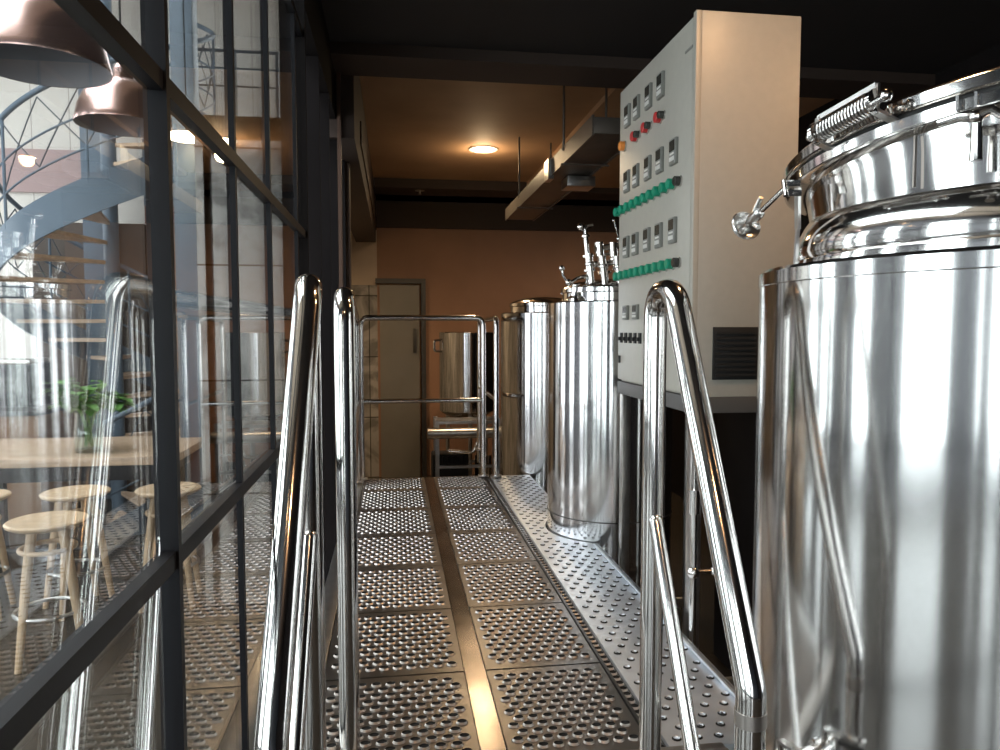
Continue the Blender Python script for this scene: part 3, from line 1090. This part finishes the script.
for y in (0.03, 0.805):
    b = NB(); box(b, 0.05, 0.32, y - 0.01, y + 0.01, 0.55, 0.59); obj('stand_brace', b, M_STEEL, cab)

# pipe with a valve standing between the cabinet and the walkway
pv = thing('drain_pipe', 'thin upright steel pipe with small valve under the control cabinet', 'pipe', (0.985, 2.30, 0))
b = NB(); tube(b, [(0, 0, 0), (0, 0, 1.25)], 0.012, 16); obj('pipe', b, M_RAIL, pv)
b = NB(); tube(b, [(0, 0, 1.28), (0, 0, 1.52)], 0.005, 12); tube(b, [(0, 0, 1.22), (0, 0, 1.30)], 0.02, 16); obj('rod', b, M_RAIL, pv)
b = NB(); tube(b, [(0, 0, 1.02), (0.07, 0, 1.02)], 0.009, 12); sphere(b, (0.075, 0, 1.02), 0.016); sphere(b, (0, 0, 1.02), 0.022); obj('valve', b, M_RAIL, pv)

# dark equipment rack behind, below the cabinet
rk = thing('equipment_rack', 'dark equipment rack standing in shadow behind the cabinet stand', 'rack', (1.75, 3.3, 0))
b = NB(); box(b, 0, 1.0, 0, 0.5, 0.02, 1.9, 0, 0.01); obj('body', b, M_BLACKW, rk)
for k in range(4):
    b = NB(); box(b, 0.02 + k * 0.245, 0.25 + k * 0.245, -0.015, 0.0, 0.05, 1.86, 0, 0.003); obj('door', b, M_BLACK, rk)

# ================================================================== CEILING FITTINGS
def downlight(x, y, z, label, p, r=0.075, col=(1.0, 0.72, 0.42)):
    t = thing('ceiling_downlight', label, 'downlight', (x, y, z))
    b = NB(); lathe(b, [(r * 0.93, -0.004), (r * 1.15, -0.006), (r * 1.2, 0.0), (r * 0.93, 0.0)], 32); obj('bezel', b, M_WHITE, t)
    b = NB(); lathe(b, [(0, -0.005), (r * 0.6, -0.005), (r * 0.92, -0.003), (r * 0.92, 0.0), (0, 0.0)], 32); obj('diffuser', b, M_LAMP, t)
    s = spot('downlight_beam', (x, y, z - 0.03), p, col, R(165), 0.8, 0.06)
    return t


dl = downlight(0.83, 6.85, 3.495, 'round warm lit downlight in the brown recessed ceiling', 70, 0.115)
pl_ = bpy.data.lights.new('downlight_glow', 'POINT'); pl_.energy = 8; pl_.color = (1.0, 0.72, 0.42); pl_.shadow_soft_size = 0.06
po_ = bpy.data.objects.new('downlight_glow', pl_); C.objects.link(po_); po_.location = (0.83, 6.85, 3.36)
downlight(-0.75, 7.2, 3.045, 'added unseen downlight in the side alcove soffit, brightening the end wall', 110)  # added lamp, hidden from view, lifts the end wall and far tanks
downlight(2.75, 7.6, 3.455, 'added unseen downlight over the space behind the cabinet, brightening the back', 60)  # second added lamp, out of sight, lifts the dim background
for x, y, p, l_ in ((1.2, 1.72, 30, 'round downlight in the black ceiling above the big tank'),
                    (0.2, -1.3, 40, 'round downlight in the black ceiling behind the steps'),
                    (2.3, 1.6, 25, 'round downlight in the black ceiling far right of the big tank')):
    downlight(x, y, 3.295, l_, p, col=(1.0, 0.52, 0.22))

# sprinkler head
sp = thing('sprinkler_head', 'small round sprinkler head on the dark ceiling band left of the lit downlight', 'sprinkler', (0.30, 8.45, 3.40))
b = NB(); lathe(b, [(0, -0.004), (0.05, -0.004), (0.055, 0), (0, 0)], 24); obj('escutcheon', b, M_LIP, sp)
b = NB(); tube(b, [(0, 0, 0), (0, 0, -0.035)], 0.012, 12); tube(b, [(0, 0, -0.04), (0, 0, -0.036)], 0.022, 16); obj('deflector', b, M_LIP, sp)

# metal cable trunking with hanger rods
tr = thing('cable_trunking', 'long galvanised metal trunking hung below the brown ceiling beside the cabinet', 'duct', (1.20, 4.30, 2.93))
b = NB(); box(b, -0.10, 0.16, -0.3, 2.9, -0.02, 0.07, 0, 0.003)
box(b, -0.112, -0.10, -0.3, 2.9, -0.03, 0.08); box(b, 0.16, 0.172, -0.3, 2.9, -0.03, 0.08)
obj('channel', b, M_GALV, tr)
for y in (0.4, 2.1):
    b = NB(); cyl(b, (-0.11, y, 0.05), (-0.11, y, 0.57), 0.008, 10); cyl(b, (0.17, y, 0.05), (0.17, y, 0.53), 0.008, 10)
    box(b, -0.13, 0.19, y - 0.012, y + 0.012, -0.04, -0.03); obj('hanger', b, M_GALV, tr)
b = NB(); box(b, 0.0, 0.2, 0.75, 0.95, -0.10, -0.03, 0, 0.004); box(b, -0.13, -0.09, 0.78, 0.92, -0.05, 0.09); obj('junction_clamp', b, M_STEEL, tr)

# ================================================================== BAR BEHIND THE GLASS
# pendants
def pendant(x, y, z, label, r=0.235):
    t = thing('pendant_lamp', label, 'lamp', (x, y, z), 0, 'copper dome pendants')
    b = NB()
    prof = [(r, 0.0), (r * 1.005, 0.008), (r * 0.985, 0.03), (r * 0.93, 0.09), (r * 0.82, 0.15), (r * 0.64, 0.20), (r * 0.42, 0.232), (r * 0.26, 0.245), (r * 0.25, 0.27), (r * 0.0, 0.272)]
    lathe(b, prof, 64); obj('shade', b, M_COPPER, t)
    b = NB(); lathe(b, [(r * 0.99, 0.001), (r * 0.97, 0.03), (r * 0.915, 0.088), (r * 0.80, 0.145), (r * 0.62, 0.192), (0, 0.225)], 48); obj('inner_reflector', b, M_LAMPIN, t)
    b = NB(); sphere(b, (0, 0, 0.13), 0.04); cyl(b, (0, 0, 0.16), (0, 0, 0.24), 0.02); obj('bulb', b, M_PAPER, t)
    b = NB(); lathe(b, [(r * 0.16, 0.265), (r * 0.17, 0.30), (r * 0.10, 0.33), (0.008, 0.345), (0, 0.345)], 24); obj('cap', b, M_COPPER, t)
    b = NB(); cyl(b, (0, 0, 0.34), (0, 0, 6.2 - z), 0.006, 8); obj('cord', b, M_RUB, t)
    return t


p1 = pendant(-1.285, 3.0, 2.80, 'nearer copper dome pendant lamp at the top left corner')
p2 = dup(p1, (-1.44, 4.3, 2.93), 0, 'farther copper dome pendant lamp in front of the spiral staircase', 'copper dome pendants')
for c in p2.children:
    if c.name.startswith('cord'):
        pass

# spiral staircase
SX, SY, SR = -2.74, 7.75, 0.97
sp = thing('spiral_staircase', 'blue-grey spiral staircase with curved stringer and lattice railing in the bar', 'staircase', (SX, SY, 0))


def zphi(deg):          # height of the stringer at angle deg
    return 2.13 + 0.76 * (deg - 180) / 90


phi0, phi1 = -80, 470
b = NB()
prev = None
N = 150
for k in range(N + 1):
    ph = phi0 + (phi1 - phi0) * k / N
    a = R(ph)
    z = zphi(ph)
    c, s = math.cos(a), math.sin(a)
    cur = [b.verts.new((SR * c, SR * s, z - 0.17)), b.verts.new(((SR + 0.02) * c, (SR + 0.02) * s, z - 0.17)),
           b.verts.new(((SR + 0.02) * c, (SR + 0.02) * s, z + 0.16)), b.verts.new((SR * c, SR * s, z + 0.16))]
    if prev:
        for q in range(4):
            b.faces.new([prev[q], prev[(q + 1) % 4], cur[(q + 1) % 4], cur[q]])
    else:
        b.faces.new(cur)
    prev = cur
b.faces.new(prev[::-1])
obj('stringer', b, M_BLUE, sp)
b = NB(); cyl(b, (0, 0, 0), (0, 0, 5.3), 0.07, 24); obj('centre_pole', b, M_BLUE, sp)
ph = phi0
k = 0
while ph < phi1 - 20:
    b = NB()
    z = zphi(ph + 12)
    a0, a1 = R(ph), R(ph + 26)
    vs = []
    for dz in (0.0, -0.035):
        for (r_, a_) in ((0.06, a0), (SR, a0), (SR, (a0 + a1) / 2), (SR, a1), (0.06, a1)):
            vs.append(b.verts.new((r_ * math.cos(a_), r_ * math.sin(a_), z + dz)))
    b.faces.new(vs[:5]); b.faces.new(vs[5:][::-1])
    for q in range(5):
        b.faces.new([vs[q], vs[(q + 1) % 5], vs[5 + (q + 1) % 5], vs[5 + q]])
    obj('tread', b, M_WOODT if k % 1 == 0 else M_BLUE, sp, smooth=False)
    ph += 22.5
    k += 1
b = NB()
tube(b, [((SR + 0.01) * math.cos(R(p)), (SR + 0.01) * math.sin(R(p)), zphi(p) + 1.05) for p in range(phi0, phi1 - 40, 5)], 0.024, 12)
hr = obj('handrail', b, M_BLUE, sp)
for hh in (0.40, 0.68):
    b = NB()
    tube(b, [((SR + 0.01) * math.cos(R(p)), (SR + 0.01) * math.sin(R(p)), zphi(p) + hh) for p in range(phi0, phi1 - 40, 6)], 0.009, 8)
    obj('mid_rail', b, M_BLUE, sp)
p = phi0
while p < phi1 - 45:
    a = R(p)
    x_, y_ = (SR + 0.01) * math.cos(a), (SR + 0.01) * math.sin(a)
    b = NB(); cyl(b, (x_, y_, zphi(p) + 0.1), (x_, y_, zphi(p) + 1.05), 0.014, 8); obj('baluster', b, M_BLUE, sp)
    p += 45
b = NB()
p = phi0
while p < phi1 - 60:
    for s in (0, 1):
        lo_, hi_ = (0.42, 1.0) if s else (1.0, 0.42)
        pp = [((SR + 0.01) * math.cos(R(p + 22.5 * t / 4)), (SR + 0.01) * math.sin(R(p + 22.5 * t / 4)), zphi(p + 22.5 * t / 4) + lo_ + (hi_ - lo_) * t / 4) for t in range(5)]
        tube(b, pp, 0.006, 6)
    p += 22.5
obj('railing_lattice', b, M_BLUED, sp)

# steel column and mezzanine
bm = NB(); box(bm, -1.80, -1.62, 6.5, 6.68, 0, 6.2, 0, 0.01); struct('trim_6', bm, M_BLUE)
bm = NB(); box(bm, -3.25, -2.98, 8.4, 8.65, 0, 6.2, 0, 0.01); struct('trim_7', bm, M_BLUE)
bm = NB(); box(bm, -2.75, -1.27, 8.78, 9.45, 3.22, 3.95); struct('trim_8', bm, M_MEZZ)
bm = NB(); box(bm, -2.75, -1.27, 8.84, 8.92, 0, 3.22); struct('wall_under_mezzanine', bm, M_BROWN)
bm = NB(); box(bm, -3.95, -2.77, 8.84, 8.92, 0, 3.02); struct('wall_behind_stairs', bm, mat('dark_taupe_wall', (0.10, 0.075, 0.062), 0.6, noise=0.2, nscale=2))
bm = NB(); box(bm, -2.75, -1.27, 8.80, 8.84, 3.02, 3.22); struct('trim_9', bm, mat('red_brown_band', (0.20, 0.07, 0.05), 0.5))
mz = thing('balcony_railing', 'thin horizontal cable railing along the mezzanine edge above the bar', 'railing', (-2.7, 8.9, 3.95))
for k, x in enumerate((0.02, 0.48, 0.94, 1.40)):
    b = NB(); box(b, x - 0.015, x + 0.015, -0.015, 0.015, 0, 1.05); obj('post', b, M_BLUED, mz)
for z in (0.26, 0.65, 0.85, 1.04):
    b = NB(); cyl(b, (0, 0, z), (1.42, 0, z), 0.010 if z < 1 else 0.018, 8); obj('cable' if z < 1 else 'top_rail', b, M_BLUED, mz)

for i, (x, y, z, l_) in enumerate(((-1.62, 6.25, 3.36, 'warm lit ceiling lamp glowing beside the blue column'),)):
    t = thing('hanging_lamp', l_, 'lamp', (x, y, z))
    b = NB(); lathe(b, [(0, -0.02), (0.13, -0.015), (0.15, 0.0), (0.13, 0.02), (0, 0.03)], 32); obj('diffuser', b, M_LAMP, t)
    b = NB(); cyl(b, (0, 0, 0.02), (0, 0, 6.2 - z), 0.006, 8); obj('cord', b, M_RUB, t)

# bar table
TBL = 0.92
tb = thing('bar_table', 'long high wooden bar table behind the glass wall', 'table', (-2.9, 6.1, 0))
b = NB(); box(b, -1.9, 1.32, -0.55, 0.55, TBL - 0.06, TBL, 0, 0.006); obj('tabletop', b, M_WOODT, tb)
b = NB(); box(b, -1.8, 1.2, -0.42, 0.42, TBL - 0.19, TBL - 0.06); obj('apron', b, M_DKWOOD, tb)
for x in (-1.7, -0.3, 1.1):
    for y in (-0.38, 0.38):
        b = NB(); box(b, x - 0.03, x + 0.03, y - 0.03, y + 0.03, 0, TBL - 0.18); obj('leg', b, M_DKWOOD, tb)
b = NB(); tube(b, [(-1.7, -0.38, 0.22), (1.1, -0.38, 0.22)], 0.018, 12); obj('foot_rail', b, M_DKWOOD, tb)


def stool(x, y, label, rot=0.0, h=0.78):
    t = thing('bar_stool', label, 'stool', (x, y, 0), rot, 'bar stools at the long table')
    b = NB(); lathe(b, [(0, h - 0.04), (0.17, h - 0.038), (0.20, h - 0.022), (0.205, h - 0.008), (0.195, h), (0.1, h - 0.006), (0, h - 0.010)], 40); obj('seat', b, M_WOODS, t)
    for k in range(4):
        a = R(45 + 90 * k)
        c, s = math.cos(a), math.sin(a)
        b = NB(); tube(b, [(0.10 * c, 0.10 * s, h - 0.035), (0.15 * c, 0.15 * s, h * 0.6), (0.22 * c, 0.22 * s, 0.0)], [0.026, 0.024, 0.017], 12); obj('leg', b, M_WOODS, t)
    b = NB()
    n_ = 32
    tube(b, [(0.172 * math.cos(2 * PI * k / n_), 0.172 * math.sin(2 * PI * k / n_), 0.27) for k in range(n_)], 0.011, 8, closed=True); obj('foot_ring', b, M_STEEL, t)
    b = NB()
    tube(b, [(0.135 * math.cos(2 * PI * k / n_), 0.135 * math.sin(2 * PI * k / n_), h - 0.16) for k in range(n_)], 0.014, 8, closed=True); obj('brace_ring', b, M_WOODS, t)
    return t


s0 = stool(-2.66, 5.05, 'wooden bar stool at the left edge of the view', 0.2)
dup(s0, (-2.07, 5.10, 0), 0.7, 'wooden bar stool in front of the plant vase', 'bar stools at the long table')
dup(s0, (-1.50, 5.12, 0), 0.1, 'wooden bar stool beside the thick mullion, rightmost in its row', 'bar stools at the long table')
dup(s0, (-1.92, 4.35, 0), 0.4, 'nearest wooden bar stool at the lower left', 'bar stools at the long table')

# vase with leafy branches
vs_ = tag(obj('glass_vase', (lambda b: (lathe(b, [(0, 0.0), (0.085, 0.0), (0.095, 0.02), (0.10, 0.15), (0.085, 0.27), (0.095, 0.30), (0.088, 0.30), (0.078, 0.27), (0.092, 0.15), (0.086, 0.025), (0, 0.02)], 40), b)[1])(NB()), M_VASE),
          'clear glass vase on the long bar table', 'vase')
vs_.location = (-2.27, 5.85, TBL)
pl = thing('leafy_plant', 'green leafy plant standing in the glass vase', 'plant', (-2.27, 5.85, TBL + 0.022))
b = NB()
tips = []
for k in range(16):
    a = random.uniform(0, 2 * PI)
    rr = random.uniform(0.12, 0.28)
    h = random.uniform(0.32, 0.50)
    tip = Vector((rr * math.cos(a), rr * math.sin(a), h))
    mid = Vector((0.05 * math.cos(a), 0.05 * math.sin(a), 0.27))
    tube(b, [Vector((0.03 * math.cos(a + 2), 0.03 * math.sin(a + 2), 0.02)), mid, (mid + tip) / 2 + V(0, 0, 0.03), tip], 0.004, 6)
    tips.append((mid, tip))
obj('stems', b, M_STEM, pl)


def leaf(b, p, d, up, L, w_):
    side = d.cross(up).normalized()
    P = []
    for s, ww, dr in ((0, 0.05, 0), (0.25, 0.8, 0.01), (0.55, 1.0, 0.0), (0.82, 0.6, -0.03), (1.0, 0.03, -0.06)):
        c = p + d * L * s + up * dr * L * 4
        P.append((b.verts.new(c - side * w_ * ww / 2 + up * 0.006), b.verts.new(c), b.verts.new(c + side * w_ * ww / 2 + up * 0.006)))
    for A, B in zip(P, P[1:]):
        b.faces.new([A[0], A[1], B[1], B[0]]); b.faces.new([A[1], A[2], B[2], B[1]])


b = NB()
for mid, tip in tips:
    for k in range(13):
        s = random.uniform(0.25, 1.05)
        p = mid.lerp(tip, s)
        a = random.uniform(0, 2 * PI)
        d = Vector((math.cos(a), math.sin(a), random.uniform(-0.1, 0.7))).normalized()
        leaf(b, p, d, V(0, 0, 1), random.uniform(0.11, 0.19), random.uniform(0.055, 0.09))
bmesh.ops.solidify(b, geom=b.faces[:], thickness=0.0012)
obj('leaves', b, M_LEAF, pl)

# back counter with dark machine
cn = thing('back_counter', 'brown service counter with dark top far behind the table', 'counter', (-3.9, 7.5, 0))
b = NB(); box(b, -0.9, 0.68, -0.3, 0.3, 0.0, 1.05); obj('body', b, M_BRBOX, cn)
b = NB(); box(b, -0.95, 0.72, -0.34, 0.34, 1.05, 1.10, 0, 0.005); obj('worktop', b, M_DKWOOD, cn)
mc = thing('coffee_machine', 'black boxy machine on the back counter at the left edge', 'machine', (-3.5, 7.45, 1.10))
b = NB(); box(b, -0.28, 0.22, -0.2, 0.2, 0.02, 0.42, 0, 0.02); obj('body', b, M_BLACK, mc)
b = NB(); box(b, -0.26, 0.20, -0.19, 0.19, 0.42, 0.46, 0, 0.01); obj('top_tray', b, M_STEEL, mc)
b = NB(); box(b, -0.2, 0.14, -0.215, -0.2, 0.16, 0.30); obj('control_panel', b, M_SCREEN, mc)
for x in (-0.22, 0.16):
    b = NB(); cyl(b, (x, 0, 0), (x, 0, 0.03), 0.03); obj('foot', b, M_RUB, mc)
